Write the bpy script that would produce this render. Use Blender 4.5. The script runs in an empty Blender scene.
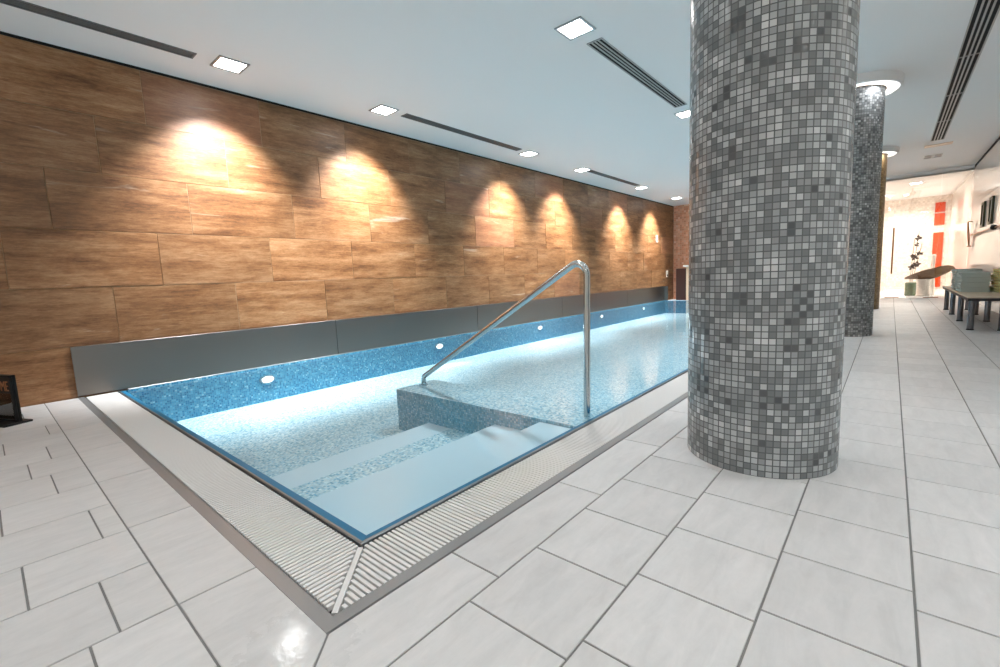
import bpy, bmesh, math, random
from mathutils import Vector, Matrix
random.seed(7)
C = bpy.context.scene.collection
sc = bpy.context.scene
PI = math.pi

# ------------------------------------------------------------------ camera, world, exposure
CAM_Z = 0.84
yaw, pit, rol = 0.7155, -0.1188, -0.0434
fw = Vector((-math.sin(yaw)*math.cos(pit), math.cos(yaw)*math.cos(pit), math.sin(pit)))
rt = Vector((math.cos(yaw), math.sin(yaw), 0)); up = rt.cross(fw)
r2 = rt*math.cos(rol) + up*math.sin(rol); u2 = -rt*math.sin(rol) + up*math.cos(rol)
cam = bpy.data.cameras.new('camera'); cam.sensor_width = 36; cam.lens = 449.6167/1000*36; cam.clip_start = .02
co = bpy.data.objects.new('camera', cam); C.objects.link(co)
M = Matrix((r2, u2, -fw)).transposed().to_4x4(); M.translation = Vector((0, 0, CAM_Z)); co.matrix_world = M
sc.camera = co
w = bpy.data.worlds.new('world'); sc.world = w; w.use_nodes = True
w.node_tree.nodes['Background'].inputs[0].default_value = (1, 1, 1, 1)
w.node_tree.nodes['Background'].inputs[1].default_value = 0.0
sc.view_settings.view_transform = 'Standard'; sc.view_settings.look = 'None'
sc.view_settings.gamma = 1; sc.view_settings.use_curve_mapping = False
sc.view_settings.exposure = 0.24
try:
    cy = sc.cycles
    cy.max_bounces = 14; cy.diffuse_bounces = 6; cy.glossy_bounces = 5; cy.transparent_max_bounces = 16
    cy.use_denoising = True; cy.sample_clamp_indirect = 6; cy.caustics_reflective = False
except Exception: pass
P_WALL, P_MID, P_RING, P_BACK, P_POOL = 740.0, 72.0, 6.0, 270.0, 18.0   # lamp powers (W)
NEUTRAL, WARM, AMBER = (.97, .985, 1), (1, .985, .985), (1, .91, .82)

# ------------------------------------------------------------------ room measures (metres)
XW, XR, H = -5.172, 1.28, 2.867
YB, YF, YE = -3.6, 14.4, 19.0            # behind the camera, glass partition, back of the entrance lobby
XC, XG, XO = -1.267, -1.045, -1.002      # pool rim, grating edge, gutter edge on the long side
YC, YG, YO = 0.723, 0.505, 0.464         # the same on the short side
YPE = 13.6                               # far end of the pool
PZ = -0.38

# ------------------------------------------------------------------ node helpers
def mat(name, col=(.8,.8,.8), rough=.5, metal=0, spec=.5, emit=None, estr=0):
    m = bpy.data.materials.new(name); m.use_nodes = True
    b = m.node_tree.nodes['Principled BSDF']
    b.inputs['Base Color'].default_value = (*col, 1); b.inputs['Roughness'].default_value = rough
    b.inputs['Metallic'].default_value = metal; b.inputs['Specular IOR Level'].default_value = spec
    if emit:
        b.inputs['Emission Color'].default_value = (*emit, 1); b.inputs['Emission Strength'].default_value = estr
    return m
class N:
    def __init__(s, m): s.t = m.node_tree; s.b = s.t.nodes.get('Principled BSDF')
    def n(s, typ, **kw):
        nd = s.t.nodes.new(typ)
        for k, v in kw.items():
            if k[0] == '_': nd.inputs[int(k[1:])].default_value = v
            else: setattr(nd, k, v)
        return nd
    def l(s, a, b): s.t.links.new(a, b)
    def math(s, op, a, b=None):
        nd = s.t.nodes.new('ShaderNodeMath'); nd.operation = op
        for i, v in enumerate((a, b)):
            if v is None: continue
            if isinstance(v, (int, float)): nd.inputs[i].default_value = v
            else: s.l(v, nd.inputs[i])
        return nd.outputs[0]
    def ramp(s, fac, stops, interp='LINEAR'):
        nd = s.t.nodes.new('ShaderNodeValToRGB'); cr = nd.color_ramp; cr.interpolation = interp
        while len(cr.elements) < len(stops): cr.elements.new(1)
        for e, (p, c) in zip(cr.elements, stops): e.position = p; e.color = (*c, 1)
        s.l(fac, nd.inputs[0]); return nd.outputs[0]
    def mix(s, fac, a, b, mode='MIX'):
        nd = s.t.nodes.new('ShaderNodeMix'); nd.data_type = 'RGBA'; nd.blend_type = mode
        for i, v in ((0, fac), (6, a), (7, b)):
            if isinstance(v, (int, float)): nd.inputs[i].default_value = v
            elif isinstance(v, tuple): nd.inputs[i].default_value = (*v, 1)
            else: s.l(v, nd.inputs[i])
        return nd.outputs[2]
    def noise(s, vec, scale, detail=3, rough=.5, dist=0):
        nd = s.n('ShaderNodeTexNoise'); nd.inputs['Scale'].default_value = scale; nd.inputs['Detail'].default_value = detail
        nd.inputs['Roughness'].default_value = rough; nd.inputs['Distortion'].default_value = dist
        if vec is not None: s.l(vec, nd.inputs['Vector'])
        return nd.outputs['Fac']
    def bump(s, h, strength, dist):
        nd = s.n('ShaderNodeBump'); nd.inputs['Strength'].default_value = strength; nd.inputs['Distance'].default_value = dist
        s.l(h, nd.inputs['Height']); return nd.outputs[0]
def srgb(r, g, b):
    f = lambda c: (c/255/12.92 if c/255 <= .04045 else ((c/255+.055)/1.055)**2.4)
    return (f(r), f(g), f(b))

def mosaic(name, pal, grout, pitch, rough=.22, cluster=.35, cscale=.12, gw=.08, seed=0.0, bumps=.35, spec=.5):
    """square mosaic: UV in metres, one random tint per tessera"""
    m = mat(name, rough=rough, spec=spec); k = N(m)
    uv = k.n('ShaderNodeTexCoord').outputs['UV']
    sc_ = k.n('ShaderNodeVectorMath', operation='SCALE'); sc_.inputs['Scale'].default_value = 1/pitch; k.l(uv, sc_.inputs[0])
    fl = k.n('ShaderNodeVectorMath', operation='FLOOR'); k.l(sc_.outputs[0], fl.inputs[0])
    ad = k.n('ShaderNodeVectorMath', operation='ADD'); k.l(fl.outputs[0], ad.inputs[0]); ad.inputs[1].default_value = (seed+.5, seed+.5, 0)
    fr = k.n('ShaderNodeVectorMath', operation='FRACTION'); k.l(sc_.outputs[0], fr.inputs[0])
    wn = k.n('ShaderNodeTexWhiteNoise', noise_dimensions='2D'); k.l(ad.outputs[0], wn.inputs['Vector'])
    cn = k.noise(ad.outputs[0], cscale, 2, .6)
    cn = k.math('MULTIPLY_ADD', cn, 2.2); k.t.nodes[-1].inputs[2].default_value = -.6
    v = k.math('ADD', k.math('MULTIPLY', wn.outputs['Value'], 1-cluster), k.math('MULTIPLY', cn, cluster))
    col = k.ramp(v, pal, 'CONSTANT')
    wn2 = k.n('ShaderNodeTexWhiteNoise', noise_dimensions='3D'); ad2 = k.n('ShaderNodeVectorMath', operation='ADD')
    k.l(ad.outputs[0], ad2.inputs[0]); ad2.inputs[1].default_value = (31.7, 12.3, 5.5); k.l(ad2.outputs[0], wn2.inputs['Vector'])
    jit = k.math('MULTIPLY_ADD', wn2.outputs['Value'], .26); k.t.nodes[-1].inputs[2].default_value = .87
    cmb = k.n('ShaderNodeCombineColor'); [k.l(jit, cmb.inputs[i]) for i in range(3)]
    col = k.mix(1.0, col, cmb.outputs[0], 'MULTIPLY')
    sp = k.n('ShaderNodeSeparateXYZ'); k.l(fr.outputs[0], sp.inputs[0])
    dx = k.math('ABSOLUTE', k.math('SUBTRACT', sp.outputs[0], .5)); dy = k.math('ABSOLUTE', k.math('SUBTRACT', sp.outputs[1], .5))
    d = k.math('MAXIMUM', dx, dy)
    g = k.math('GREATER_THAN', d, .5-gw)
    k.l(k.mix(g, col, grout), k.b.inputs['Base Color'])
    rr = k.math('MULTIPLY_ADD', g, .5); k.t.nodes[-1].inputs[2].default_value = rough
    k.l(rr, k.b.inputs['Roughness'])
    hgt = k.math('SUBTRACT', 1.0, g)
    k.l(k.bump(hgt, bumps, .0015), k.b.inputs['Normal'])
    return m

# ------------------------------------------------------------------ materials
def m_stone():
    m = mat('travertine', rough=.42, spec=.5); k = N(m)
    geo = k.n('ShaderNodeNewGeometry'); at = k.n('ShaderNodeAttribute', attribute_name='tint')
    mp = k.n('ShaderNodeMapping'); k.l(geo.outputs['Position'], mp.inputs['Vector'])
    off = k.n('ShaderNodeVectorMath', operation='SCALE'); off.inputs['Scale'].default_value = 40; k.l(at.outputs['Color'], off.inputs[0])
    k.l(off.outputs[0], mp.inputs['Location']); mp.inputs['Scale'].default_value = (1, .8, 6.5)
    v = mp.outputs[0]
    n1 = k.noise(v, 1.5, 8, .68, .12); n2 = k.noise(v, 8, 6, .75, .1)
    mp2 = k.n('ShaderNodeMapping'); k.l(v, mp2.inputs['Vector']); mp2.inputs['Scale'].default_value = (1, 1.2, 3.2)
    n3 = k.noise(mp2.outputs[0], 9, 5, .7, .2)
    mp4 = k.n('ShaderNodeMapping'); k.l(v, mp4.inputs['Vector']); mp4.inputs['Scale'].default_value = (1, 1, .35); n4 = k.noise(mp4.outputs[0], 2.2, 5, .65, .3); n5 = k.noise(mp4.outputs[0], 34, 4, .8, .2)
    mixn = k.math('ADD', k.math('MULTIPLY', n1, .34), k.math('ADD', k.math('MULTIPLY', n2, .18), k.math('ADD', k.math('ADD', k.math('MULTIPLY', n3, .16), k.math('MULTIPLY', n5, .12)), k.math('MULTIPLY', n4, .20))))
    col = k.ramp(mixn, [(.35, srgb(62, 36, 20)), (.43, srgb(100, 64, 36)), (.50, srgb(138, 97, 62)), (.58, srgb(168, 130, 95)), (.66, srgb(210, 184, 154))])
    sep = k.n('ShaderNodeSeparateColor'); k.l(at.outputs['Color'], sep.inputs[0])
    tone = k.math('MULTIPLY_ADD', sep.outputs[1], .32); k.t.nodes[-1].inputs[2].default_value = .80
    cm = k.n('ShaderNodeCombineColor'); k.l(tone, cm.inputs[0]); k.l(k.math('MULTIPLY', tone, .985), cm.inputs[1]); k.l(k.math('MULTIPLY', tone, .96), cm.inputs[2])
    col = k.mix(1.0, col, cm.outputs[0], 'MULTIPLY')
    # rosy slabs here and there
    rosy = k.math('GREATER_THAN', sep.outputs[2], .72)
    col = k.mix(k.math('MULTIPLY', rosy, .2), col, srgb(168, 112, 92))
    # white calcite smears and dark pits
    nw = k.noise(v, 1.1, 5, .6, .8); wm = k.ramp(nw, [(.66, (0, 0, 0)), (.74, (1, 1, 1))])
    nb = k.n('ShaderNodeSeparateColor'); k.l(wm, nb.inputs[0])
    col = k.mix(k.math('MULTIPLY', nb.outputs[0], .45), col, srgb(206, 194, 176))
    pit = k.ramp(k.noise(v, 14, 4, .75, .6), [(.27, (1, 1, 1)), (.33, (0, 0, 0))])
    nb2 = k.n('ShaderNodeSeparateColor'); k.l(pit, nb2.inputs[0])
    col = k.mix(k.math('MULTIPLY', nb2.outputs[0], .7), col, srgb(62, 38, 22))
    k.l(col, k.b.inputs['Base Color'])
    k.l(k.bump(k.math('SUBTRACT', mixn, k.math('MULTIPLY', nb2.outputs[0], .4)), .25, .01), k.b.inputs['Normal'])
    return m
def m_floor(name='floor_tile', wet=True):
    m = mat(name, rough=.42, spec=.4); k = N(m)
    geo = k.n('ShaderNodeNewGeometry'); at = k.n('ShaderNodeAttribute', attribute_name='tint')
    sep = k.n('ShaderNodeSeparateColor'); k.l(at.outputs['Color'], sep.inputs[0])
    off = k.n('ShaderNodeVectorMath', operation='SCALE'); off.inputs['Scale'].default_value = 20; k.l(at.outputs['Color'], off.inputs[0])
    ad = k.n('ShaderNodeVectorMath', operation='ADD'); k.l(geo.outputs['Position'], ad.inputs[0]); k.l(off.outputs[0], ad.inputs[1])
    mp = k.n('ShaderNodeMapping'); k.l(ad.outputs[0], mp.inputs['Vector']); mp.inputs['Scale'].default_value = (4, 1, 1)
    n1 = k.noise(mp.outputs[0], 5, 6, .65, .6); n2 = k.noise(ad.outputs[0], 40, 3, .7)
    v = k.math('ADD', k.math('MULTIPLY', n1, .8), k.math('MULTIPLY', n2, .2))
    col = k.ramp(v, [(.3, srgb(203, 204, 204)), (.5, srgb(213, 214, 214)), (.7, srgb(222, 222, 222))])
    tone = k.math('MULTIPLY_ADD', sep.outputs[0], .10); k.t.nodes[-1].inputs[2].default_value = .92
    cm = k.n('ShaderNodeCombineColor'); [k.l(tone, cm.inputs[i]) for i in range(3)]
    col = k.mix(1.0, col, cm.outputs[0], 'MULTIPLY')
    if wet:   # splashed water by the pool corner: smooth film in patches
        dv = k.n('ShaderNodeVectorMath', operation='DISTANCE'); k.l(geo.outputs['Position'], dv.inputs[0]); dv.inputs[1].default_value = (-1.02, .40, 0)
        nn = k.noise(geo.outputs['Position'], 28, 4, .7, .3)
        near = k.math('SUBTRACT', 1.0, k.math('MULTIPLY', dv.outputs['Value'], 4.5))
        wm = k.ramp(k.math('ADD', near, k.math('MULTIPLY', nn, .9)), [(.78, (0, 0, 0)), (.95, (1, 1, 1))])
        ws = k.n('ShaderNodeSeparateColor'); k.l(wm, ws.inputs[0])
        rr = k.math('SUBTRACT', k.math('ADD', .36, k.math('MULTIPLY', n2, .16)), k.math('MULTIPLY', ws.outputs[0], .37))
        k.l(rr, k.b.inputs['Roughness'])
        hb = k.math('ADD', k.math('MULTIPLY', v, .25), k.math('MULTIPLY', ws.outputs[0], k.math('MULTIPLY', nn, .5)))
        k.l(k.bump(hb, .25, .004), k.b.inputs['Normal'])
    else: k.l(k.bump(v, .08, .003), k.b.inputs['Normal'])
    k.l(col, k.b.inputs['Base Color'])
    return m
def m_steel(name, col, rough, scale=(1, 60, 60)):
    m = mat(name, col, rough, 1); k = N(m)
    geo = k.n('ShaderNodeNewGeometry'); mp = k.n('ShaderNodeMapping'); k.l(geo.outputs['Position'], mp.inputs['Vector']); mp.inputs['Scale'].default_value = scale
    n = k.noise(mp.outputs[0], 3, 3, .6)
    n2 = k.noise(geo.outputs['Position'], 3, 4, .6)
    r = k.math('ADD', k.math('MULTIPLY_ADD', n, .10), k.math('MULTIPLY', n2, .12)); k.t.nodes[-3].inputs[2].default_value = rough-.10
    k.l(r, k.b.inputs['Roughness'])
    return m
def m_water():
    m = bpy.data.materials.new('water'); m.use_nodes = True; k = N(m); t = m.node_tree
    t.nodes.remove(t.nodes['Principled BSDF']); out = t.nodes['Material Output']
    geo = k.n('ShaderNodeNewGeometry')
    n = k.noise(geo.outputs['Position'], 5, 3, .55); n2 = k.noise(geo.outputs['Position'], 1.2, 2, .5)
    bn = k.bump(k.math('ADD', n, k.math('MULTIPLY', n2, 1.5)), .12, .012)
    tr = k.n('ShaderNodeBsdfTransparent'); tr.inputs[0].default_value = (.81, .935, .972, 1)
    gl = k.n('ShaderNodeBsdfGlossy'); gl.inputs['Roughness'].default_value = .06; k.l(bn, gl.inputs['Normal'])
    gl.inputs[0].default_value = (.93, .98, 1, 1)
    fr = k.n('ShaderNodeFresnel'); fr.inputs[0].default_value = 1.16
    mx = k.n('ShaderNodeMixShader'); k.l(fr.outputs[0], mx.inputs[0]); k.l(tr.outputs[0], mx.inputs[1]); k.l(gl.outputs[0], mx.inputs[2])
    k.l(mx.outputs[0], out.inputs[0]); return m
def m_glass(name, tint=(.96, .97, .96), fac=.08, rough=.02):
    m = bpy.data.materials.new(name); m.use_nodes = True; k = N(m); t = m.node_tree
    t.nodes.remove(t.nodes['Principled BSDF']); out = t.nodes['Material Output']
    tr = k.n('ShaderNodeBsdfTransparent'); tr.inputs[0].default_value = (*tint, 1)
    gl = k.n('ShaderNodeBsdfGlossy'); gl.inputs['Roughness'].default_value = rough
    lw = k.n('ShaderNodeFresnel'); lw.inputs[0].default_value = 1.45
    f = k.math('MULTIPLY_ADD', lw.outputs[0], .9); k.t.nodes[-1].inputs[2].default_value = fac
    mx = k.n('ShaderNodeMixShader'); k.l(f, mx.inputs[0]); k.l(tr.outputs[0], mx.inputs[1]); k.l(gl.outputs[0], mx.inputs[2])
    k.l(mx.outputs[0], out.inputs[0]); return m
def m_cloth(name, col):
    m = mat(name, col, .95, spec=.1); k = N(m); geo = k.n('ShaderNodeNewGeometry')
    k.l(k.bump(k.noise(geo.outputs['Position'], 180, 2, .6), .5, .004), k.b.inputs['Normal']); return m
def m_wood(name, a, b, scale=(3, 3, 30)):
    m = mat(name, a, .5); k = N(m); tc = k.n('ShaderNodeTexCoord'); mp = k.n('ShaderNodeMapping')
    k.l(tc.outputs['Object'], mp.inputs['Vector']); mp.inputs['Scale'].default_value = scale
    k.l(k.ramp(k.noise(mp.outputs[0], 4, 5, .6, .5), [(.35, a), (.65, b)]), k.b.inputs['Base Color']); return m

STONE = m_stone(); FLOOR = m_floor()
GROUT = mat('grout', srgb(128, 129, 128), .9); SGROUT = mat('stone_joint', srgb(156, 132, 104), .9)
CEIL = mat('ceiling_paint', srgb(236, 235, 234), .75, spec=.2)
DARK = mat('shadow_gap', srgb(20, 18, 16), .9)
PAINT = mat('white_paint', srgb(232, 228, 220), .7)
PANELW = mat('white_gloss_panel', srgb(236, 232, 226), .12, spec=.6)
STEEL = m_steel('brushed_steel', srgb(136, 132, 128), .33, (60, 1.5, 60))
CHROME = m_steel('polished_steel', srgb(196, 203, 205), .20, (40, 40, 2))
RIM = m_steel('rim_steel', srgb(156, 164, 168), .40)
CHANNEL = mat('gutter_steel', srgb(146, 148, 149), .34, .3)
GRATE = mat('white_plastic', srgb(226, 227, 226), .4)
BLUE = mat('blue_glazed_ceramic', srgb(30, 120, 162), .4, spec=.2)
POOL = mosaic('pool_mosaic', [(0, srgb(140, 190, 212)), (.24, srgb(180, 214, 228)), (.46, srgb(212, 230, 238)), (.72, srgb(238, 246, 248))], srgb(214, 226, 230), .016, .55, .2, .3, bumps=.1, spec=.04)
POOLW = mosaic('pool_wall_mosaic', [(0, srgb(44, 122, 158)), (.30, srgb(72, 146, 178)), (.62, srgb(104, 170, 196)), (.86, srgb(160, 200, 214))], srgb(120, 160, 178), .018, .55, .2, .3, bumps=.1, spec=.04)
STAIR_SHADE = mosaic('stair_shade_mosaic', [(0, srgb(124, 182, 204)), (.30, srgb(154, 202, 218)), (.62, srgb(182, 216, 228)), (.86, srgb(210, 230, 236))], srgb(150, 180, 192), .016, .55, .2, .3, bumps=.1, spec=.04)  # pool tiles in a darker blue: shade of the side faces put into the colour
NOSING = mat('smooth_step_tile', srgb(232, 240, 246), .5, spec=.05)
COLM = mosaic('grey_mosaic', [(0, srgb(92, 97, 99)), (.22, srgb(124, 130, 132)), (.42, srgb(152, 158, 160)), (.60, srgb(178, 184, 186)), (.80, srgb(202, 207, 208))], srgb(88, 92, 94), .02582, .2, .52, .2)
COLM2 = mosaic('dark_grey_mosaic', [(0, srgb(98, 101, 103)), (.30, srgb(134, 137, 139)), (.55, srgb(166, 169, 170)), (.80, srgb(200, 203, 204))], srgb(108, 111, 112), .02582, .35, .35, .16, seed=40)
COLM3 = mosaic('warm_lit_mosaic', [(0, srgb(120, 96, 62)), (.35, srgb(150, 122, 82)), (.7, srgb(178, 150, 108))], srgb(120, 98, 70), .02582, .3, .3, .2, seed=80)  # warm light on the farthest column put into its tile colours
PEBBLE = mosaic('cream_pebble_mosaic', [(0, srgb(216, 206, 194)), (.35, srgb(226, 218, 208)), (.65, srgb(234, 228, 220))], srgb(222, 214, 204), .05, .3, .3, .3, seed=11)
REDM = mosaic('terracotta_mosaic', [(0, srgb(218, 150, 116)), (.4, srgb(228, 170, 138)), (.75, srgb(236, 190, 162))], srgb(222, 172, 144), .06, .25, .3, .2, seed=21)
def glow(n, col, s): return mat(n, (.9, .9, .9), .5, emit=col, estr=s)
LAMP = glow('lamp_diffuser', (1, .985, .96), 26); RINGG = glow('ring_diffuser', (1, .98, .95), 1.25); UWL = glow('pool_lamp_glass', (1, 1, 1), 3)
TRIM = mat('lamp_trim', srgb(176, 176, 176), .35, .7); VENTM = mat('vent_metal', srgb(168, 168, 167), .45, .3); VENTD = mat('vent_dark', srgb(14, 14, 14), .9)
VENTG = mat('vent_grey', srgb(120, 121, 121), .5, .2)
LEGM = mat('dark_chrome', srgb(120, 122, 126), .18, 1)
BLACK = mat('black_iron', srgb(16, 16, 17), .45, .4)
WARMTRIM = mat('ring_trim', srgb(214, 190, 166), .4)
WATER = m_water(); GLASS = m_glass('clear_glass'); SMOKE = m_glass('smoked_glass', (.70, .71, .73), .14)
COPPER = mat('copper_letter', srgb(150, 104, 70), .5)
TEAL = m_cloth('teal_towel', srgb(178, 186, 182)); YEL = m_cloth('olive_towel', srgb(196, 186, 130))
BENCHW = m_wood('bench_wood', srgb(176, 160, 138), srgb(204, 190, 168)); BENCHE = mat('bench_edge', srgb(44, 44, 46), .5)
DRIFT = m_wood('driftwood', srgb(96, 68, 46), srgb(150, 118, 88)); ORANGE = mat('orange_panel', srgb(200, 66, 8), .5, spec=.2)
BRASS = mat('brown_brass', srgb(150, 108, 66), .4, .5); WHITEC = mat('white_ceramic', srgb(238, 234, 228), .3)
PETAL = mat('dark_petal', srgb(74, 34, 30), .7); STEM = mat('stem_brown', srgb(120, 96, 76), .8); GREENG = mat('green_glass', srgb(92, 112, 78), .2)
CREAM = mat('cream_front', srgb(222, 196, 166), .5); DBROWN = mat('dark_brown', srgb(56, 28, 20), .5); GREEN_REFL = mat('dark_green_reflection', srgb(52, 56, 28), .5)
SOCKET = mat('socket_plastic', srgb(226, 214, 198), .4)

# ------------------------------------------------------------------ mesh helpers
class MB:
    def __init__(s): s.bm = bmesh.new(); s.uv = s.bm.loops.layers.uv.new('UVMap'); s.tint = s.bm.loops.layers.color.new('tint'); s.t = (.5, .5, .5, 1)
    def face(s, pts, mi=0, uv=None, smooth=False):
        vs = [s.bm.verts.new(p) for p in pts]; f = s.bm.faces.new(vs); f.material_index = mi; f.smooth = smooth
        f.normal_update(); n = f.normal; ax = max(range(3), key=lambda i: abs(n[i]))
        for i, l in enumerate(f.loops):
            p = l.vert.co
            l[s.uv].uv = uv[i] if uv else ((p.y, p.z) if ax == 0 else (p.x, p.z) if ax == 1 else (p.x, p.y))
            l[s.tint] = s.t
        return f
    def box(s, a, b, mi=0, rot=None, org=None):
        x0, y0, z0 = a; x1, y1, z1 = b
        P = [Vector(p) for p in ((x0,y0,z0),(x1,y0,z0),(x1,y1,z0),(x0,y1,z0),(x0,y0,z1),(x1,y0,z1),(x1,y1,z1),(x0,y1,z1))]
        if rot: P = [rot @ p for p in P]
        if org: P = [p+Vector(org) for p in P]
        for f in ((0,3,2,1),(4,5,6,7),(0,1,5,4),(2,3,7,6),(1,2,6,5),(3,0,4,7)): s.face([P[i] for i in f], mi)
    def bevbox(s, a, b, bev=.004, mi=0):
        x0, y0, z0 = a; x1, y1, z1 = b; m2 = bmesh.new()
        bmesh.ops.create_cube(m2, size=1)
        for v in m2.verts: v.co = Vector(((x0+x1)/2+v.co.x*(x1-x0), (y0+y1)/2+v.co.y*(y1-y0), (z0+z1)/2+v.co.z*(z1-z0)))
        bmesh.ops.bevel(m2, geom=list(m2.edges), offset=bev, segments=3, affect='EDGES', profile=.5)
        for f in m2.faces: s.face([v.co.copy() for v in f.verts], mi, smooth=True)
        m2.free()
    def rect(s, ax, c, r, mi=0, flip=False):
        a0, b0, a1, b1 = r
        pts = [(a0,b0),(a1,b0),(a1,b1),(a0,b1)]
        if flip: pts.reverse()
        s.face([(c,p,q) if ax == 'x' else (p,c,q) if ax == 'y' else (p,q,c) for p, q in pts], mi)
    def lathe(s, prof, seg=48, org=(0,0,0), mi=0, smooth=True, arc=2*PI):
        o = Vector(org)
        for i in range(seg):
            a, b = arc*i/seg, arc*(i+1)/seg
            for (r0, z0), (r1, z1) in zip(prof, prof[1:]):
                P = [(r0*math.cos(a), r0*math.sin(a), z0), (r0*math.cos(b), r0*math.sin(b), z0), (r1*math.cos(b), r1*math.sin(b), z1), (r1*math.cos(a), r1*math.sin(a), z1)]
                Q = []
                for p in P:
                    p = Vector(p)+o
                    if not Q or all((p-q).length > 1e-7 for q in Q): Q.append(p)
                if len(Q) > 2: s.face(Q, mi, smooth=smooth)
    def tube(s, pts, r, seg=16, mi=0, caps=True):
        pts = [Vector(p) for p in pts]; rings = []; nrm = None
        for i, p in enumerate(pts):
            d = (pts[min(i+1, len(pts)-1)]-pts[max(i-1, 0)]).normalized()
            if nrm is None: nrm = d.orthogonal().normalized()
            nrm = (nrm-d*nrm.dot(d)).normalized(); b = d.cross(nrm)
            rr = r[i] if isinstance(r, (list, tuple)) else r
            rings.append([p+(nrm*math.cos(2*PI*k/seg)+b*math.sin(2*PI*k/seg))*rr for k in range(seg)])
        for A, B in zip(rings, rings[1:]):
            for k in range(seg): s.face([A[k], A[(k+1) % seg], B[(k+1) % seg], B[k]], mi, smooth=True)
        if caps: s.face(rings[0][::-1], mi); s.face(rings[-1], mi)
    def tile(s, poly, fn, gap=.002, bev=.0015, depth=.004, mi=0):
        """one bevelled plate from a convex counter-clockwise 2-D outline; fn(u, v, height) places it"""
        def inset(g):
            n = len(poly); out = []
            for i in range(n):
                p0, p1, p2 = Vector(poly[i-1]), Vector(poly[i]), Vector(poly[(i+1) % n])
                d1, d2 = (p1-p0).normalized(), (p2-p1).normalized()
                n1, n2 = Vector((-d1.y, d1.x)), Vector((-d2.y, d2.x))
                k = g/(1+n1.dot(n2)); out.append(p1+(n1+n2)*k)
            return out
        A, B = inset(gap), inset(gap+bev); n = len(poly)
        top = [fn(p.x, p.y, 0) for p in B]; mid = [fn(p.x, p.y, -bev) for p in A]; bot = [fn(p.x, p.y, -depth) for p in A]
        s.face(top, mi)
        for i in range(n):
            j = (i+1) % n; s.face([mid[i], mid[j], top[j], top[i]], mi); s.face([bot[i], bot[j], mid[j], mid[i]], mi)
    def obj(s, name, mats, parent=None, weld=False):
        if weld: bmesh.ops.remove_doubles(s.bm, verts=s.bm.verts, dist=1e-5)
        me = bpy.data.meshes.new(name); s.bm.to_mesh(me); s.bm.free()
        for m in (mats if isinstance(mats, (list, tuple)) else [mats]): me.materials.append(m)
        o = bpy.data.objects.new(name, me); C.objects.link(o)
        if parent: o.parent = parent
        return o
def tag(o, label, cat, group=None, kind=None):
    o['label'] = label; o['category'] = cat
    if group: o['group'] = group
    if kind: o['kind'] = kind
    return o
def struct(o, label=None):
    o['kind'] = 'structure'
    if label: o['label'] = label
    return o
def empty(name, loc=(0,0,0), rz=0):
    o = bpy.data.objects.new(name, None); C.objects.link(o); o.location = loc; o.rotation_euler = (0,0,rz); return o
def dup(root, loc, label, group=None, rz=None):
    r = root.copy(); C.objects.link(r); r.location = loc; r['label'] = label
    if group: r['group'] = group
    if rz is not None: r.rotation_euler = (0,0,rz)
    for ch in list(root.children):
        c = ch.copy(); C.objects.link(c); c.parent = r
        for g in list(ch.children): d = g.copy(); C.objects.link(d); d.parent = c
    return r
def lamp(kind, loc, power, col, parent=None, **kw):
    l = bpy.data.lights.new('lamp_light', kind); l.energy = power; l.color = col
    for k, v in kw.items(): setattr(l, k, v)
    o = bpy.data.objects.new('lamp_light', l); C.objects.link(o); o.location = loc
    if parent: o.parent = parent
    return o
rnd = random.random

# ------------------------------------------------------------------ floor
fl = MB(); flat = lambda u, v, h: (u, v, h)
def ft(poly):
    fl.t = (rnd(), rnd(), rnd(), 1); fl.tile(poly, flat, gap=.0028, bev=.0012, depth=.004)
def rc(x0, y0, x1, y1): return [(x0,y0),(x1,y0),(x1,y1),(x0,y1)]
XA = -.806; YT = .26
cols = [-.806, -.504, -.208, .083, .373, .668, .963, XR]
offs = [1.057, 1.126, 1.178, 1.10, 1.135, 1.09, 1.16]
for i in range(7):
    y = offs[i]-.3*18
    while y < YF:
        y0, y1 = max(y, YB), min(y+.3, YF)
        if y1-y0 > .02: ft(rc(cols[i], y0, cols[i+1], y1))
        y += .3
y = .877                                          # border row beside the long gutter
ft([(XO, YO), (XA, YT), (XA, y), (XO, y)])
while y < YF:
    ft(rc(XO, y, XA, min(y+.604, YF))); y += .604
y = YPE                                           # deck beyond the far end of the pool
x = -1.43; ft([(x, YT), (XA, YT), (XO, YO), (x, YO)])
while x > XW:                                     # border row beside the short gutter
    x0 = max(x-.635, XW); ft(rc(x0, YT, x, YO)); x -= .635
rows = [-.806, -1.115, -1.432, -1.742, -2.052, -2.38, -2.70, -3.03, -3.33, -3.64, -3.95, -4.26, -4.57, -4.88, XW]
rj = [.02, .08, .138, -.007, .191, -.04, .133, .07, .16, .0, .2, -.06, .12, .04]
for i in range(len(rows)-1):                      # running-bond field left of the pool
    a, b = rows[i+1], rows[i]
    ft(rc(a, rj[i], b, YT)); y = rj[i]
    while y > YB+.05:
        ln = random.choice((.3, .6, .6, .45)); y0 = max(y-ln, YB); ft(rc(a, y0, b, y)); y = y0
xx = XW
while xx < XO-.05:
    y = YPE
    while y < YF-.05: ft(rc(xx, y, min(xx+.6, XO), min(y+.4, YF))); y += .4
    xx += .6
for i in range(11):                               # lobby beyond the glass
    for j in range(8): ft(rc(-4+.48*i, YF+.575*j, -4+.48*(i+1), YF+.575*(j+1)))
for r in ((XO, YB, XR, YF), (XW, YB, XO, YO), (XW, YPE, XO, YF), (-4, YF, XR, YE)): fl.rect('z', -.0035, r, 1)
struct(fl.obj('floor', [FLOOR, GROUT]), 'pale grey stone floor tiles around the pool')

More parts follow.
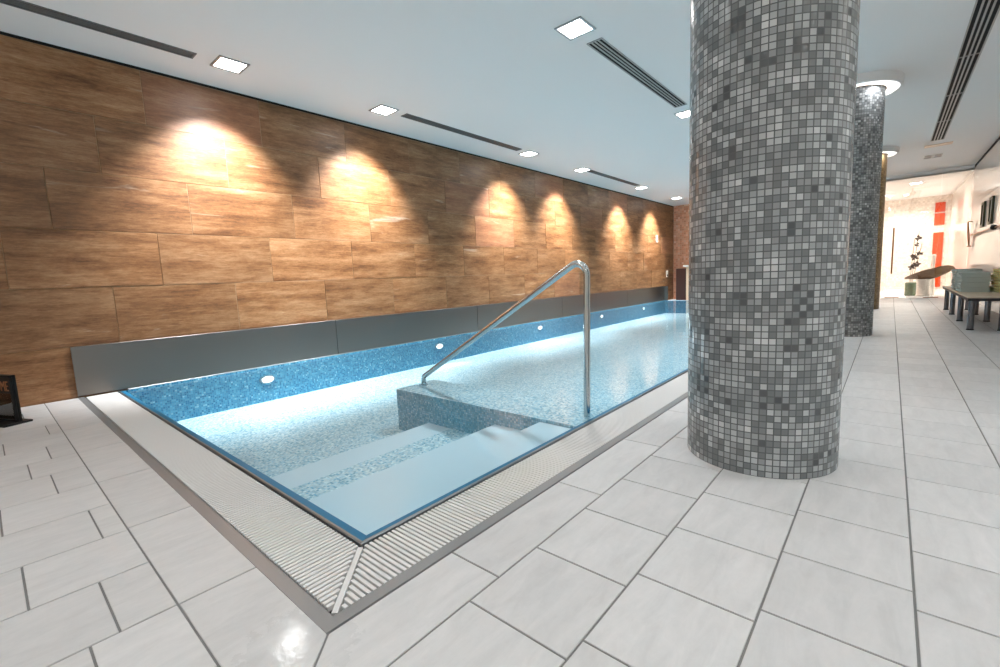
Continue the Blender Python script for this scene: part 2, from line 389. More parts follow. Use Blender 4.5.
# ------------------------------------------------------------------ walls and ceiling
ws = MB(); zs = [0, .437, .928, 1.406, 1.892, 2.369, 2.842]
first = [1.05, .80-.01, .175, .47, .826, 1.19]
for r in range(6):
    j = first[r]; ys = []
    y = j
    while y > YB: y -= 1.0+(.03*(rnd()-.5)); ys.append(y)
    ys = ys[::-1]; y = j; ys.append(y)
    while y < YF: y += .995+(.03*(rnd()-.5)); ys.append(y)
    for a, b in zip(ys, ys[1:]):
        a, b = max(a, YB), min(b, YF)
        if b-a < .04: continue
        d = random.uniform(-.003, .002); ws.t = (rnd(), rnd(), rnd(), 1)
        ws.tile([(a, zs[r]), (b, zs[r]), (b, zs[r+1]), (a, zs[r+1])], lambda u, v, h, d=d: (XW+h+d, u, v), gap=.002, bev=.0015, depth=.009)
ws.box((XW-.2, YB, -.6), (XW-.005, YF, H), 1); ws.box((XW-.005, YB, 2.844), (XW-.002, YF, H), 2)
struct(ws.obj('wall_left', [STONE, SGROUT, DARK]), 'wall of large brown travertine slabs along the pool')
cb = MB(); cb.box((XW-.2, YB-.2, H), (XR+.2, YF, H+.15)); cb.box((-4, YF-.02, 2.80), (XR, YF+.02, H+.1)); cb.box((-4, YF+.02, 2.76), (XR+.2, YE+.2, 2.9))
struct(cb.obj('ceiling', CEIL), 'flat white ceiling with vents and square lamps')
wr = MB()
y = YB
while y < YE:                                     # glossy white wall panels
    for z0, z1 in ((0, .62), (.62, 1.30), (1.30, 2.0), (2.0, 2.79)):
        wr.t = (rnd(), rnd(), rnd(), 1); y1 = min(y+1.9, YE)
        wr.tile([(y1, z0), (y, z0), (y, z1), (y1, z1)], lambda u, v, h: (XR-h, u, v), gap=.002, bev=.002, depth=.012)
    y += 1.9
wr.box((XR+.008, YB-.2, -.1), (XR+.2, YE+.2, H), 1)
struct(wr.obj('wall_right', [PANELW, DARK]), 'glossy white panelled wall behind the bench')
wb = MB(); wb.box((XW-.2, YB-.2, -.1), (XR+.2, YB, H)); struct(wb.obj('wall_back', PAINT))
wf = MB(); wf.box((XW-.2, YF, 0), (-1.35, YF+.15, H)); wf.box((-1.35, YF, 0), (-.47, YF+.15, H))
struct(wf.obj('wall_front', REDM), 'terracotta tiled wall at the far end of the pool')
wl = MB(); wl.box((-4.1, YE, 0), (XR+.2, YE+.2, 2.80)); wl.box((-4.2, YF+.15, 0), (-4, YE, 2.80), 1)
struct(wl.obj('wall_lobby', [PEBBLE, PAINT]), 'cream mosaic wall at the end of the lit lobby')
bl = MB(); bl.bevbox((-1.1, YE-.02, 0), (XR-.02, YE, .06), .004); struct(bl.obj('baseboard_lobby', PAINT))

# ------------------------------------------------------------------ pool
pb = MB()
X0, X1, Y0, Y1 = XW, XC-.053, YC+.053, YPE
pb.rect('z', PZ, (X0, Y0, X1, Y1), 0)
pb.rect('x', X0+.03, (Y0-.05, PZ, Y1, .0), 1); pb.rect('x', X1, (Y0, PZ, Y1, -.025), 1, True)
pb.rect('y', Y0, (X0, PZ, X1, -.025), 1, True); pb.rect('y', Y1, (X0, PZ, X1+.05, 0), 1)
pool = struct(pb.obj('pool_basin', [POOL, POOLW]), 'blue mosaic pool basin under clear water')
def step(x0, x1, z, nose):
    s = MB(); y0, y1 = Y0, 2.2
    s.box((x0, y0, PZ), (x1, y1, z-.012), 0)
    s.box((x0+nose, y0, z-.012), (x1, y1, z), 0)
    s.bevbox((x0-.004, y0, z-.012), (x0+nose, y1, z+.0005), .003, 1)
    return s.obj('step', [POOL, NOSING], pool)
step(-1.61, X1, -.05, .29); step(-1.99, -1.61, -.135, .25); step(-2.69, -1.99, -.25, .25)
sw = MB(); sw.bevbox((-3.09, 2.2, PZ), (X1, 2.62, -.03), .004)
for f in sw.bm.faces: f.material_index = 0 if f.normal.z > .5 else 1  # side faces take the shade-tinted tiles, the top the plain ones
sw.obj('stair_wall', [POOL, STAIR_SHADE], pool)
cp = MB()                                         # steel lip with a sloping blue glazed inner band
def ring(lo, zo, li, zi, mi):
    """strip between two offsets of the rim on the short and long side"""
    a, b = Vector((XC-lo, YC+lo)), Vector((XC-li, YC+li))
    cp.face([(XW, a.y, zo), (a.x, a.y, zo), (b.x, b.y, zi), (XW, b.y, zi)], mi)
    cp.face([(a.x, a.y, zo), (a.x, YPE, zo), (b.x, YPE, zi), (b.x, b.y, zi)], mi)
ring(0, -.05, 0, .003, 0); ring(0, .003, .004, .006, 0); ring(.004, .006, .012, .005, 0); ring(.012, .005, .015, -.001, 0)
ring(.015, -.001, .050, -.007, 1); ring(.050, -.007, .056, -.06, 1)
tag(cp.obj('pool_edging', [RIM, BLUE]), 'thin steel pool rim with blue glazed inner band', 'pool rim')
lg = MB(); lg.bevbox((XW+.0035, YC+.07, -.03), (XW+.028, YPE, .010), .003); tag(lg.obj('waterline_ledge', RIM), 'narrow steel ledge at the waterline below the splash panels', 'ledge')
wt = MB(); wt.rect('z', -.0085, (XW+.01, YC+.048, XC-.048, YPE)); tag(wt.obj('pool_water', WATER), 'clear blue water filling the long swimming pool', 'water', kind='stuff')

# gutter: steel channel and white gratings
ch = MB()
def lstrip(o0, o1, z0, z1, mi=0, y_end=YPE):
    a = Vector((XC+o0, YC-o0)); b = Vector((XC+o1, YC-o1))
    ch.face([(XW, b.y, z1), (b.x, b.y, z1), (a.x, a.y, z0), (XW, a.y, z0)], mi)
    ch.face([(b.x, b.y, z1), (b.x, y_end, z1), (a.x, y_end, z0), (a.x, a.y, z0)], mi)
lstrip(.222, .262, .001, .001); lstrip(.262, .265, .001, -.01); lstrip(.218, .222, -.02, .001); lstrip(0, .22, -.06, -.06, 1)
tag(ch.obj('gutter_frame', [CHANNEL, DARK]), 'wet steel edging that frames the white gutter gratings', 'gutter frame')
pitch = .0185
g1 = MB(); x = XC-.01
def mitre(y): return XC+(YC-y)                    # x of the mitre line at depth y
n = 0
gl_ = empty('overflow_grating')
xs = XC+.205
while xs > XW+.01:                                # short-side slats, clipped by the mitre
    ymax = min(YC-.006, YC-(xs+.012-XC)-.012) if xs+.012 > XC-.012 else YC-.006
    if ymax-YG > .015: g1.bevbox((xs, YG+.003, -.016), (xs+.0115, ymax, .0), .002)
    xs -= pitch
g1.obj('slats', GRATE, gl_)
gx = MB()
for o in (.05, .11, .17):
    gx.box((XW+.01, YC-o-.004, -.026), (XC+o-.03, YC-o+.004, -.010))
gx.obj('cross_rod', GRATE, gl_)
tag(gl_, 'white slatted gutter grating along the short end of the pool', 'grating', 'white gutter gratings')
g2 = MB(); g2r = empty('overflow_grating'); ys = YC-.205
while ys < YPE:
    xmin = XC+.006 if ys > YC+.012 else XC+(YC-ys)+.012
    if XG-.003-xmin > .015: g2.bevbox((xmin, ys, -.016), (XG-.003, ys+.0112, .0), .002)
    ys += .0176 if ys < 5 else .03
g2.obj('slats', GRATE, g2r)
gx = MB()
for o in (.05, .11, .17): gx.box((XC+o-.004, YC-o+.03, -.026), (XC+o+.004, YPE, -.010))
gx.obj('cross_rod', GRATE, g2r)
mb = MB(); R45 = Matrix.Rotation(-PI/4, 3, 'Z')
mb.box((0, -.008, -.018), (.292, .008, .001), 0, R45, (XC+.008, YC-.008, 0)); mb.obj('mitre_bar', GRATE, g2r)
tag(g2r, 'white slatted gutter grating along the long walkway side', 'grating', 'white gutter gratings')

# splash panels, one per sheet
seams = [.459, 2.85, 5.38, 7.95, 11.05, 13.6]
names = ['stainless splash panel nearest the lantern at the pool corner', 'second stainless splash panel from the pool corner',
         'third stainless splash panel, behind the handrail slope', 'fourth stainless splash panel, behind the handrail post', 'last stainless splash panel, at the far pool end']
for i in range(5):
    p = MB(); p.bevbox((XW+.0035, seams[i]+.003, .0135), (XW+.020, seams[i+1]-.003, .434), .002)
    tag(p.obj('splash_panel', STEEL), names[i], 'splash panel', 'stainless splash panels on the stone wall')
ep = MB(); ep.bevbox((XW+.0035, YPE, 0.001), (XW+.12, YPE+.02, .434), .002); tag(ep.obj('panel_return', STEEL), 'short steel return closing the splash panels at far end', 'steel panel')

# underwater lamps
ul = empty('pool_lamp'); q = MB()
def disc(m, r, x, mi, sy=1, sz=.55, seg=28, back=0.0):
    m.face([(x, r*sy*math.cos(2*PI*k/seg), r*sz*math.sin(2*PI*k/seg)) for k in range(seg)], mi)
disc(q, .062, .012, 0); q.obj('lens', UWL, ul)
q = MB()
for k in range(28):
    a, b = 2*PI*k/28, 2*PI*(k+1)/28; P = lambda r, t, x: (x, r*math.cos(t), r*.55*math.sin(t))
    q.face([P(.062, a, .014), P(.08, a, .012), P(.08, b, .012), P(.062, b, .014)]); q.face([P(.08, a, .012), P(.085, a, 0), P(.085, b, 0), P(.08, b, .012)])
q.obj('bezel', RIM, ul)
PLL = ['underwater lamp nearest the short end of the pool', 'second underwater lamp along the stone wall side', 'third underwater lamp, seen through the sloping handrail',
       'fourth underwater lamp, seen just past the handrail post', 'underwater lamp nearest the far end of the pool']
ul.location = (XW+.035, 1.98, -.135); tag(ul, PLL[0], 'pool lamp', 'underwater lamps in the pool wall')
for i, y in enumerate((4.49, 7.1, 9.6, 12.0)): dup(ul, (XW+.035, y, -.12), PLL[i+1])
for y in (1.98, 4.49, 7.1, 9.6, 12.0):
    lo = lamp('SPOT', (XW+.06, y, -.13), P_POOL, (.90, .97, 1), spot_size=3.05, spot_blend=.5, shadow_soft_size=.05); lo.rotation_euler = (0, -PI/2-.25, 0)

# ------------------------------------------------------------------ handrail
hr = MB(); A = Vector((-1.395, 2.40, -.25)); T = Vector((-1.375, 2.40, .968)); B = Vector((-2.99, 2.42, .045)); F = Vector((-3.0, 2.42, -.032))
def fillet(p0, p1, p2, r, n=10):
    d0, d1 = (p0-p1).normalized(), (p2-p1).normalized(); ang = d0.angle(d1); k = r/math.tan(ang/2)
    a, b = p1+d0*k, p1+d1*k; c = p1+(d0+d1).normalized()*(r/math.sin(ang/2)); out = []
    for i in range(n+1):
        t = i/n; v = (a-c).normalized().slerp((b-c).normalized(), t)*r; out.append(c+v)
    return out
pts = [A, A+Vector((0, 0, .25))]+fillet(A, T, B, .07)+fillet(T, B, F, .035, 6)+[F]
hr.tube(pts, .0205, 20)
h = hr.obj('handrail', CHROME, weld=True); tag(h, 'bent steel handrail rising beside the pool steps', 'handrail')
fg = MB(); fg.lathe([(.0215, .012), (.036, .010), (.04, 0)], 24, (F.x, F.y, -.03)); fg.obj('foot_flange', CHROME, h)

# ------------------------------------------------------------------ columns with ring lights
def column(loc, m, label):
    c = MB(); r, seg = .30, 96; circ = .02582*73
    for i in range(seg):
        a, b = 2*PI*i/seg, 2*PI*(i+1)/seg; u0, u1 = circ*i/seg, circ*(i+1)/seg
        c.face([(r*math.cos(a), r*math.sin(a), 0), (r*math.cos(b), r*math.sin(b), 0), (r*math.cos(b), r*math.sin(b), H), (r*math.cos(a), r*math.sin(a), H)], 0,
               [(u0, 0), (u1, 0), (u1, H), (u0, H)], True)
    o = c.obj('mosaic_column', m, weld=True); o.location = loc; return tag(o, label, 'column', 'round mosaic columns along the walkway', 'thing')
column((-.43, 2.28, 0), COLM, 'massive round column of light and dark grey mosaic nearest the viewer')
column((-.43, 6.9, 0), COLM2, 'dark grey mosaic column right behind the massive column')
column((-.43, 11.0, 0), COLM3, 'warm-lit brownish mosaic column farthest along the walkway')
rl = empty('ring_light'); q = MB(); q.lathe([(.31, -.085), (.42, -.085)], 64, smooth=False); q.obj('diffuser', RINGG, rl)
q = MB(); q.lathe([(.42, -.08), (.424, -.092), (.45, -.088), (.455, 0)], 64); q.obj('trim_ring', CEIL, rl); q = MB(); q.lathe([(.304, 0), (.31, -.09)], 64); q.obj('collar', WARMTRIM, rl)
RL = ['glowing ring light around the top of the massive near column', 'glowing ring light around the top of the dark grey second column', 'glowing ring light around the top of the farthest brownish column']
rl.location = (-.43, 6.9, H); tag(rl, RL[1], 'ring light', 'ring lights around the columns')
dup(rl, (-.43, 11.0, H), RL[2]); dup(rl, (-.43, 2.28, H), RL[0])
for y in (2.28, 6.9, 11.0):
    for k in range(4):
        a = PI/4+k*PI/2; lamp('AREA', (-.43+.385*math.cos(a), y+.385*math.sin(a), H-.10), P_RING/4, NEUTRAL, size=.12)

# ------------------------------------------------------------------ ceiling lamps and vents
dl = empty('ceiling_downlight'); q = MB()
for a, b in (((-.125, -.125), (.125, -.103)), ((-.125, .103), (.125, .125)), ((-.125, -.103), (-.103, .103)), ((.103, -.103), (.125, .103))):
    q.bevbox((a[0], a[1], -.010), (b[0], b[1], .0), .002)
q.obj('frame', TRIM, dl); q = MB(); q.box((-.103, -.103, -.006), (.103, .103, -.001)); q.obj('diffuser', LAMP, dl)
GW, GM = 'square downlights along the stone wall', 'square downlights over the middle of the pool'
W = [(1.735, 'square downlight by the stone wall nearest the viewer, beside the longest vent end'), (3.36, 'second square downlight along the stone wall from the near end'),
     (6.16, 'third square downlight along the stone wall, at the end of the second vent'), (7.86, 'fourth square downlight along the stone wall, at the start of the far vent'),
     (10.6, 'smallest square downlight along the stone wall, past the far vent')]
dl.location = (-4.585, 1.735, H); tag(dl, W[0][1], 'ceiling lamp', GW)
for y, lb in W[1:]: dup(dl, (-4.565, y, H), lb)
dup(dl, (-2.055, 3.472, H), 'large square downlight in mid ceiling, beside the four-slot vent', GM)
dup(dl, (-2.08, 6.26, H), 'small square downlight half hidden by the massive column edge', GM)
for x, y in ((-2.08, 8.0), (-2.08, 10.6), (-2.08, 12.8)): dup(dl, (x, y, H), 'square downlight in mid ceiling hidden behind the massive column', 'downlights hidden behind the column')  # the farthest one is added to brighten the far wall
dup(dl, (-4.555, 12.9, H), 'added tiny square downlight nearest the far end of the pool', GW)  # lamp added to light the far end wall
extra = [(.95, 1.0), (.95, 3.0), (-4.57, -2.7), (-2.06, -1.0), (-2.06, .7), (-2.06, -2.7), (.2, -1.0), (.2, -2.7)]  # unseen lamps added for fill and for the near column's right side
for x, y in extra: dup(dl, (x, y, H), *(('added square ceiling downlight over the walkway, outside the view', 'added walkway downlights outside the view') if y > .8 and x > 0 else ('added square ceiling downlight behind the viewer', 'added downlights behind the viewer')))
for y, _ in W+[(-2.7, 0), (12.6, 0)]:
    o = lamp('SPOT', (-4.57, y, H-.02), P_WALL, WARM, spot_size=math.radians(86), spot_blend=1.0, shadow_soft_size=.05); o.rotation_euler = (0, math.radians(23), 0)
for x, y in [(-2.055, 3.472), (-2.08, 6.26), (-2.08, 8.0), (-2.08, 10.6), (-2.08, 12.8)]+[e for e in extra if e[0] > -4]:
    lamp('SPOT', (x, y, H-.02), P_MID*(.5 if y < .8 else .95 if x > 0 else 2.7), NEUTRAL, spot_size=math.radians(112 if y < .8 or x > 0 else 150 if y > 12 else 92), spot_blend=.7, shadow_soft_size=.08)
def vent(loc, L, Wd, slots, m, label, group='slot vents in the ceiling', dark=VENTD, bars=0):
    e = empty('slot_vent', loc); q = MB(); q.box((-Wd/2+.005, 0, -.002), (Wd/2-.005, L, 0)); q.obj('backing', dark, e)
    q = MB(); fwd = .012
    for x0, x1, y0, y1 in ((-Wd/2, -Wd/2+fwd, 0, L), (Wd/2-fwd, Wd/2, 0, L), (-Wd/2+fwd, Wd/2-fwd, 0, .012), (-Wd/2+fwd, Wd/2-fwd, L-.012, L)): q.bevbox((x0, y0, -.008), (x1, y1, 0), .0015)
    for k in range(bars): yy = L*(k+1)/(bars+1); q.box((-Wd/2, yy-.004, -.0085), (Wd/2, yy+.004, 0))
    q.obj('frame', m, e); q = MB(); inner = Wd-2*fwd
    for k in range(slots-1):
        x = -inner/2+inner*(k+1)/slots; q.box((x-inner/slots*.2, .01, -.007), (x+inner/slots*.2, L-.01, -.001))
    q.obj('slats', m, e); return tag(e, label, 'vent', group)
vent((-4.62, -.75, H), 2.22, .12, 5, VENTG, 'dark slot vent near the ceiling edge over the near stone wall')
vent((-4.53, 3.62, H), 2.25, .12, 5, VENTG, 'slot vent between the second and third wall downlights')
vent((-4.51, 8.03, H), 2.22, .12, 5, VENTG, 'shortest looking slot vent, far along the stone wall')
vent((-2.04, 3.76, H), 2.16, .15, 4, VENTM, 'four-slot black vent in mid ceiling next to the large downlight')
vent((.50, 2.6, H), 8.3, .17, 4, VENTM, 'long black slot vent over the walkway near the white wall', bars=5)
vent((.53, 12.3, H), .34, .26, 2, VENTM, 'tiny grille past the end of the walkway vent', 'grilles near the glass door', dark=VENTG)
bp = MB(); bp.bevbox((.36, 11.25, H-.012), (.72, 11.45, H), .004); tag(bp.obj('ceiling_plate', WARMTRIM), 'small pale plate closing the end of walkway vent', 'ceiling plate')

# ------------------------------------------------------------------ lantern by the stone wall
ln = empty('lantern', (-4.52, .080, 0), math.radians(24)); Wl, Dl, Hl = .36, .034, .335
# local x runs along the front; its right end is the corner the photo shows
q = MB(); q.bevbox((-Wl-.06, -.09, .0), (.05, Dl+.03, .014), .003); q.obj('base_plate', BLACK, ln)
q = MB()
for x in (-Wl, -.016):
    for yq in (0, Dl-.016): q.bevbox((x, yq, .014), (x+.016, yq+.016, Hl), .002)
for yq in (0, Dl-.012): q.bevbox((-Wl+.016, yq, .014), (-.016, yq+.012, .026), .002)
q.bevbox((-Wl, 0, Hl-.012), (0, Dl, Hl), .002); q.obj('frame', BLACK, ln)
q = MB(); q.bevbox((-Wl+.016, .001, Hl-.125), (-.016, .007, Hl-.012), .001); bnd = q.obj('name_band', BLACK, ln)
tx = bpy.data.curves.new('lettering', 'FONT'); tx.body = 'HOME'; tx.size = .10; tx.extrude = .0015; tx.align_x = 'CENTER'
to = bpy.data.objects.new('lettering', tx); C.objects.link(to);  to.location = (-Wl/2+.065, -.001, Hl-.108); to.rotation_euler = (PI/2, 0, 0); to.scale = (.66, 1, 1); tx.materials.append(COPPER)
bpy.context.view_layer.update(); me = bpy.data.meshes.new_from_object(to.evaluated_get(bpy.context.evaluated_depsgraph_get())); me.name = 'lettering'
lt = bpy.data.objects.new('lettering', me); C.objects.link(lt); lt.parent = bnd; lt.matrix_local = to.matrix_local.copy(); bpy.data.objects.remove(to); lt.name = 'lettering'
q = MB(); q.box((-Wl+.014, .003, .024), (-.014, .006, Hl-.123)); q.obj('glass_pane', SMOKE, ln)
tag(ln, 'black iron lantern with lettered band standing by the stone wall', 'lantern')

# ------------------------------------------------------------------ bench and towels
bz = .40
be = empty('bench', (.70, 7.55, 0)); q = MB(); q.bevbox((0, 0, bz-.012), (.52, 3.45, bz), .003); q.obj('seat_top', BENCHW, be)
q = MB(); q.bevbox((.004, .004, bz-.045), (.516, 3.446, bz-.012), .003); q.obj('seat_frame', BENCHE, be)
for yy in (.18, 1.27, 2.33, 3.3):
    for xq in (.055, .31):
        q = MB(); q.tube([(xq, yy, .012), (xq, yy, bz-.045)], .03, 20); lgo = q.obj('leg', LEGM, be)
        q = MB(); q.lathe([(.0, .013), (.034, .012), (.035, 0), (0, 0)], 20, (xq, yy, 0)); q.obj('foot_cap', BLACK, lgo)
tag(be, 'low wooden bench on round steel legs along the white wall', 'bench')
def towel(loc, sx, sy, t, m, label, group):
    q = MB(); bm2 = bmesh.new(); n = 5
    # folded towel: three soft layers with rounded folds towards the front
    prof = []
    for k in range(2):
        z0 = t*k/2; rr = t/4
        for a in range(-6, 7): an = a/6*PI/2; prof.append((sx/2-rr+rr*math.cos(an), z0+rr+rr*math.sin(an)))
    full = prof+[(-x, z) for x, z in prof[::-1]]
    ph = rnd()*6; rings = []
    for j in range(9):
        yv = -sy/2+sy*j/8; s_ = 1-.03*abs(j-4)/4+.012*math.sin(j*1.7+ph); dz = .002*math.sin(j*1.1+ph)
        rings.append([Vector((x*s_, yv, max(0.0, z+dz*(z/t)))) for x, z in full])
    m_ = len(full)
    for A_, B_ in zip(rings, rings[1:]):
        for k in range(m_): q.face([A_[k], A_[(k+1) % m_], B_[(k+1) % m_], B_[k]], smooth=True)
    q.face(rings[0]); q.face(rings[-1][::-1])
    o = q.obj('folded_towel', m, weld=True); o.location = loc; o.rotation_euler = (0, 0, random.uniform(-.05, .05)); return tag(o, label, 'towel', group)
pos = ['bottom', 'second from the bottom', 'second from the top', 'top']
for k in range(4): towel((.865, 8.98, bz+.001+.066*k), .28, .48, .062, TEAL, 'grey-green folded towel, %s of the front bench stack' % pos[k], 'grey-green towels in the front stack')
for k in range(4): towel((.865, 9.75, bz+.001+.075*k), .28, .60, .071, TEAL, 'grey-green folded towel, %s of the rear bench stack' % pos[k], 'grey-green towels in the rear stack')
for k in range(4): towel((1.14, 8.75, bz+.001+.075*k), .19, .62, .071, YEL, 'olive yellow folded towel, %s of its stack against the white wall' % pos[k], 'olive towels by the wall')

# ------------------------------------------------------------------ wall things on the right
for y, lb in ((12.45, 'narrow dark green frame imitating a reflection in the white wall, nearer the glass door'), (11.55, 'narrow dark green frame imitating a reflection in the white wall, nearer the bench')):
    e = empty('reflection_frame', (XR, y, 1.43)); q = MB()  # reflections in the glossy wall, built as solid frames
    q.bevbox((-.03, -.17, 0), (0, -.10, .46), .003); q.bevbox((-.03, .10, 0), (0, .17, .46), .003); q.bevbox((-.03, -.10, 0), (0, .10, .05), .003); q.bevbox((-.03, -.10, .41), (0, .10, .46), .003)
    q.obj('frame', GREEN_REFL, e); q = MB(); q.box((-.012, -.10, .05), (-.008, .10, .41)); q.obj('panel', PAINT, e)
    tag(e, lb, 'reflection shape', 'green frames imitating wall reflections')
rb = empty('wall_rail', (XR, 9.4, 1.335)); q = MB(); q.bevbox((-.05, 0, -.012), (-.03, 4.3, .012), .003); q.obj('bar', BRASS, rb)
for yy in (.25, 2.1, 4.0): q = MB(); q.tube([(-.035, yy, 0), (0, yy, 0)], .008, 10); q.obj('bracket', BRASS, rb)
q = MB(); q.lathe([(0, -.045), (.03, -.035), (.045, 0), (.03, .035), (0, .045)], 20, (-.055, 1.38, 0)); q.obj('black_knob', BLACK, rb)
tag(rb, 'thin brown rail with a black knob along the white wall', 'rail')
lo = empty('oval_handle', (XR, 14.0, 1.38)); q = MB()
q.tube([(-.05-.02*math.cos(t), .10*math.sin(t), .26*math.cos(t)) for t in [2*PI*k/32 for k in range(33)]], .008, 10); q.obj('loop', BRASS, lo)
q = MB(); q.tube([(-.06, 0, .26), (0, 0, .26)], .010, 10); q.obj('bracket', BRASS, lo); q = MB(); q.tube([(-.06, 0, -.26), (0, 0, -.26)], .010, 10); q.obj('bracket', BRASS, lo)
tag(lo, 'slim oval brown loop on the white wall near the glass door', 'handle')

# ------------------------------------------------------------------ glass partition and lobby
gp = MB(); gp.box((-.47, YF-.006, .012), (.78, YF+.006, 2.80)); door = struct(gp.obj('door_1', GLASS), 'frameless glass door to the lit lobby')
gp = MB(); gp.box((.79, YF-.006, .0), (XR-.01, YF+.006, 2.80)); struct(gp.obj('window_1', GLASS), 'fixed glass panel beside the glass door')
q = MB(); q.tube([(.02, YF-.06, .58), (.02, YF-.06, 1.66)], .016, 16); hd = q.obj('door_handle', BRASS, door); hd['label'] = 'tall brown bar handle'
for zz in (.72, 1.52): q = MB(); q.tube([(.02, YF-.06, zz), (.02, YF-.005, zz)], .01, 10); q.obj('handle_bracket', BRASS, hd)
for xx in (.05, .73): q = MB(); q.bevbox((xx-.13, YF-.05, 0), (xx+.13, YF+.05, .012), .003); q.obj('floor_hinge', BRASS, door)
tr = MB(); tr.bevbox((-.49, YF-.03, 0), (-.45, YF+.03, 2.7), .004); struct(tr.obj('trim_1', PAINT))
for z0, z1, lb in ((2.28, 2.56, 'short top orange panel on the lobby wall'), (1.90, 2.24, 'middle orange panel on the lobby wall'), (.06, 1.68, 'tall bottom orange panel on the lobby wall')):
    q = MB(); q.bevbox((.93, YE-.045, z0), (1.15, YE-.001, z1), .006); tag(q.obj('orange_panel', ORANGE), lb, 'wall panel', 'orange panels in the lobby')  # gap below the middle panel stands for a reflection across the orange
pd = empty('pedestal', (.62, 15.1, 0)); q = MB(); q.lathe([(0, .0), (.13, 0), (.135, .02), (.12, .05), (.12, .36), (.14, .39), (.14, .41), (0, .41)], 28); q.obj('body', WHITEC, pd)
tag(pd, 'white round pedestal under the driftwood bowl behind glass door', 'pedestal')
dw = MB(); NS = 22
def leaf(t, s):                                   # boat-shaped slab of driftwood, curling up at the right end
    wd = (.10+.14*t)*math.sin(PI*min(1, max(0, t)))**.7; x = -.34+.90*t; z = .22*(s*s)*(wd/.17)+.02+.62*max(0, t-.55)**1.3+.05*max(0, .25-t)
    return Vector((x, s*wd+.03*math.sin(t*7), z))
for i in range(NS):
    for j in range(8):
        a, b, c, d = i/NS, (i+1)/NS, -1+j/4, -1+(j+1)/4
        dw.face([leaf(a, c), leaf(b, c), leaf(b, d), leaf(a, d)], smooth=True)
        off_ = Vector((0, 0, -.022)); dw.face([leaf(a, d)+off_, leaf(b, d)+off_, leaf(b, c)+off_, leaf(a, c)+off_], smooth=True)
dwo = dw.obj('driftwood_bowl', DRIFT, weld=True); dwo.location = (.60, 15.1, .412); tag(dwo, 'curled brown driftwood bowl lying on the white pedestal', 'bowl')
vs_ = empty('flower_stems', (.40, 15.35, .283)); q = MB(); stp = []
for k, (dx, h_) in enumerate(((.03, 1.12), (.075, 1.30), (.11, 1.0))):
    pts = [(dx*t*1.3+.02*(k-1), .02*(k-1), h_*t) for t in [i/8 for i in range(9)]]; q.tube(pts, .006, 6); stp.append(pts)
q.obj('stems', STEM, vs_)
for k, (ix, t) in enumerate(((0, 3), (0, 5), (1, 3), (1, 4), (1, 6), (1, 7), (2, 4), (2, 6))):
    p = stp[ix][t]; q = MB(); r_ = .040+.02*rnd()
    for a in range(5):
        an = a*2*PI/5+rnd(); d = Vector((math.cos(an), -.35, math.sin(an))); c_ = Vector(p)
        s_ = d.cross(Vector((0, 1, 0))).normalized(); q.face([c_, c_+d*r_*.7+s_*r_*.5, c_+d*r_*1.5, c_+d*r_*.7-s_*r_*.5], smooth=True)
        q.face([c_+Vector((0,.008,0)), c_+d*r_*.7-s_*r_*.5+Vector((0,.01,0)), c_+d*r_*1.5+Vector((0,.008,0)), c_+d*r_*.7+s_*r_*.5+Vector((0,.01,0))], smooth=True)
    q.obj('blossom', PETAL, vs_)
tag(vs_, 'thin stems with dark dried blossoms standing in the green jar', 'dried flowers')
wv = empty('white_vase', (.80, 15.55, 0)); q = MB(); q.lathe([(0, 0), (.05, 0), (.06, .05), (.045, .40), (.03, .75), (.045, .98), (.03, 1.0), (.02, .76), (0, .74)], 24); q.obj('body', WHITEC, wv)
tag(wv, 'slender white floor vase beside the driftwood bowl', 'vase')
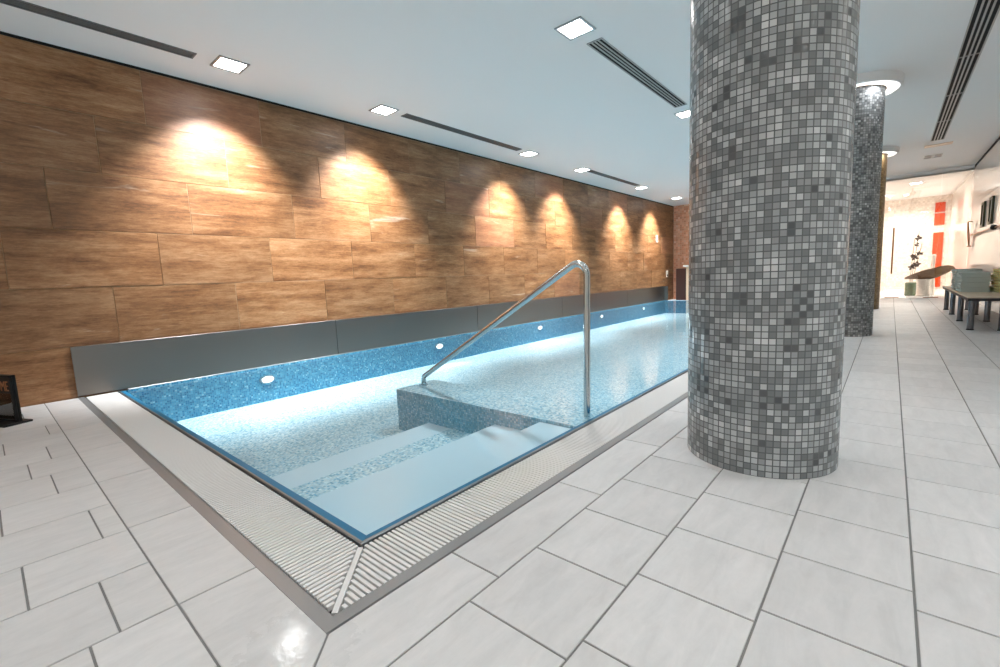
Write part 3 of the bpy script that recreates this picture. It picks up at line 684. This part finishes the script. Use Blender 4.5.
gb = empty('green_jar', (.40, 15.35, 0)); q = MB(); q.lathe([(0, .0), (.10, 0), (.11, .02), (.11, .30), (.10, .33), (.09, .33), (.09, .30), (0, .28)], 24); q.obj('body', GREENG, gb)
tag(gb, 'green glass jar on the lobby floor left of the white pedestal', 'jar')
sp = empty('spotlight', (.35, 16.4, 2.76)); q = MB(); q.tube([(0, 0, 0), (0, 0, -.10)], .02, 12); q.obj('stem', WHITEC, sp); q = MB(); q.tube([(.03, -.06, -.12), (-.06, .08, -.20)], .05, 16); q.obj('head', WHITEC, sp)
tag(sp, 'small white spotlight on the lobby ceiling behind glass door', 'spotlight')
dup(dl, (.38, 15.4, 2.76), 'square lamp in the lobby ceiling behind the glass door', 'lobby ceiling lamps')
for x, y in ((-2.2, 15.6), (-2.2, 17.6), (.3, 17.8)): dup(dl, (x, y, 2.76), 'square lamp deep in the lobby ceiling', 'lobby lamps further in')
for x, y in ((.38, 15.4), (-2.2, 15.6), (-2.2, 17.6), (.3, 17.8)): lamp('SPOT', (x, y, 2.74), P_BACK, AMBER, spot_size=math.radians(160), spot_blend=.5, shadow_soft_size=.1)

# ------------------------------------------------------------------ far end of the pool
for y, z, lb in ((13.05, 1.82, 'upper wall plate on the far stone wall'), (13.85, .80, 'lower wall socket on the far stone wall')):
    e = empty('wall_socket', (XW, y, z)); q = MB(); q.bevbox((0, -.06, -.10), (.014, .06, .10), .004); q.obj('plate', SOCKET, e)
    q = MB(); q.lathe([(0, .002), (.03, .001), (.033, 0)], 18); ins = q.obj('insert', DBROWN, e); ins.rotation_euler = (0, PI/2, 0); ins.location = (.0145, 0, -.05)
    tag(e, lb, 'wall socket', 'sockets on the far stone wall')
cbn = empty('cabinet', (-4.55, 13.95, 0)); q = MB(); q.bevbox((-.32, -.18, 0), (-.02, .42, .94), .004); q.obj('side_panel', DBROWN, cbn)
q = MB(); q.bevbox((-.02, -.2, 0), (.9, .43, .98), .005); q.obj('front_panel', CREAM, cbn); q = MB(); q.bevbox((-.1, -.24, .98), (.94, .44, 1.03), .005); q.obj('top', WHITEC, cbn)
tag(cbn, 'cream cabinet with dark brown side at the far pool end', 'cabinet')
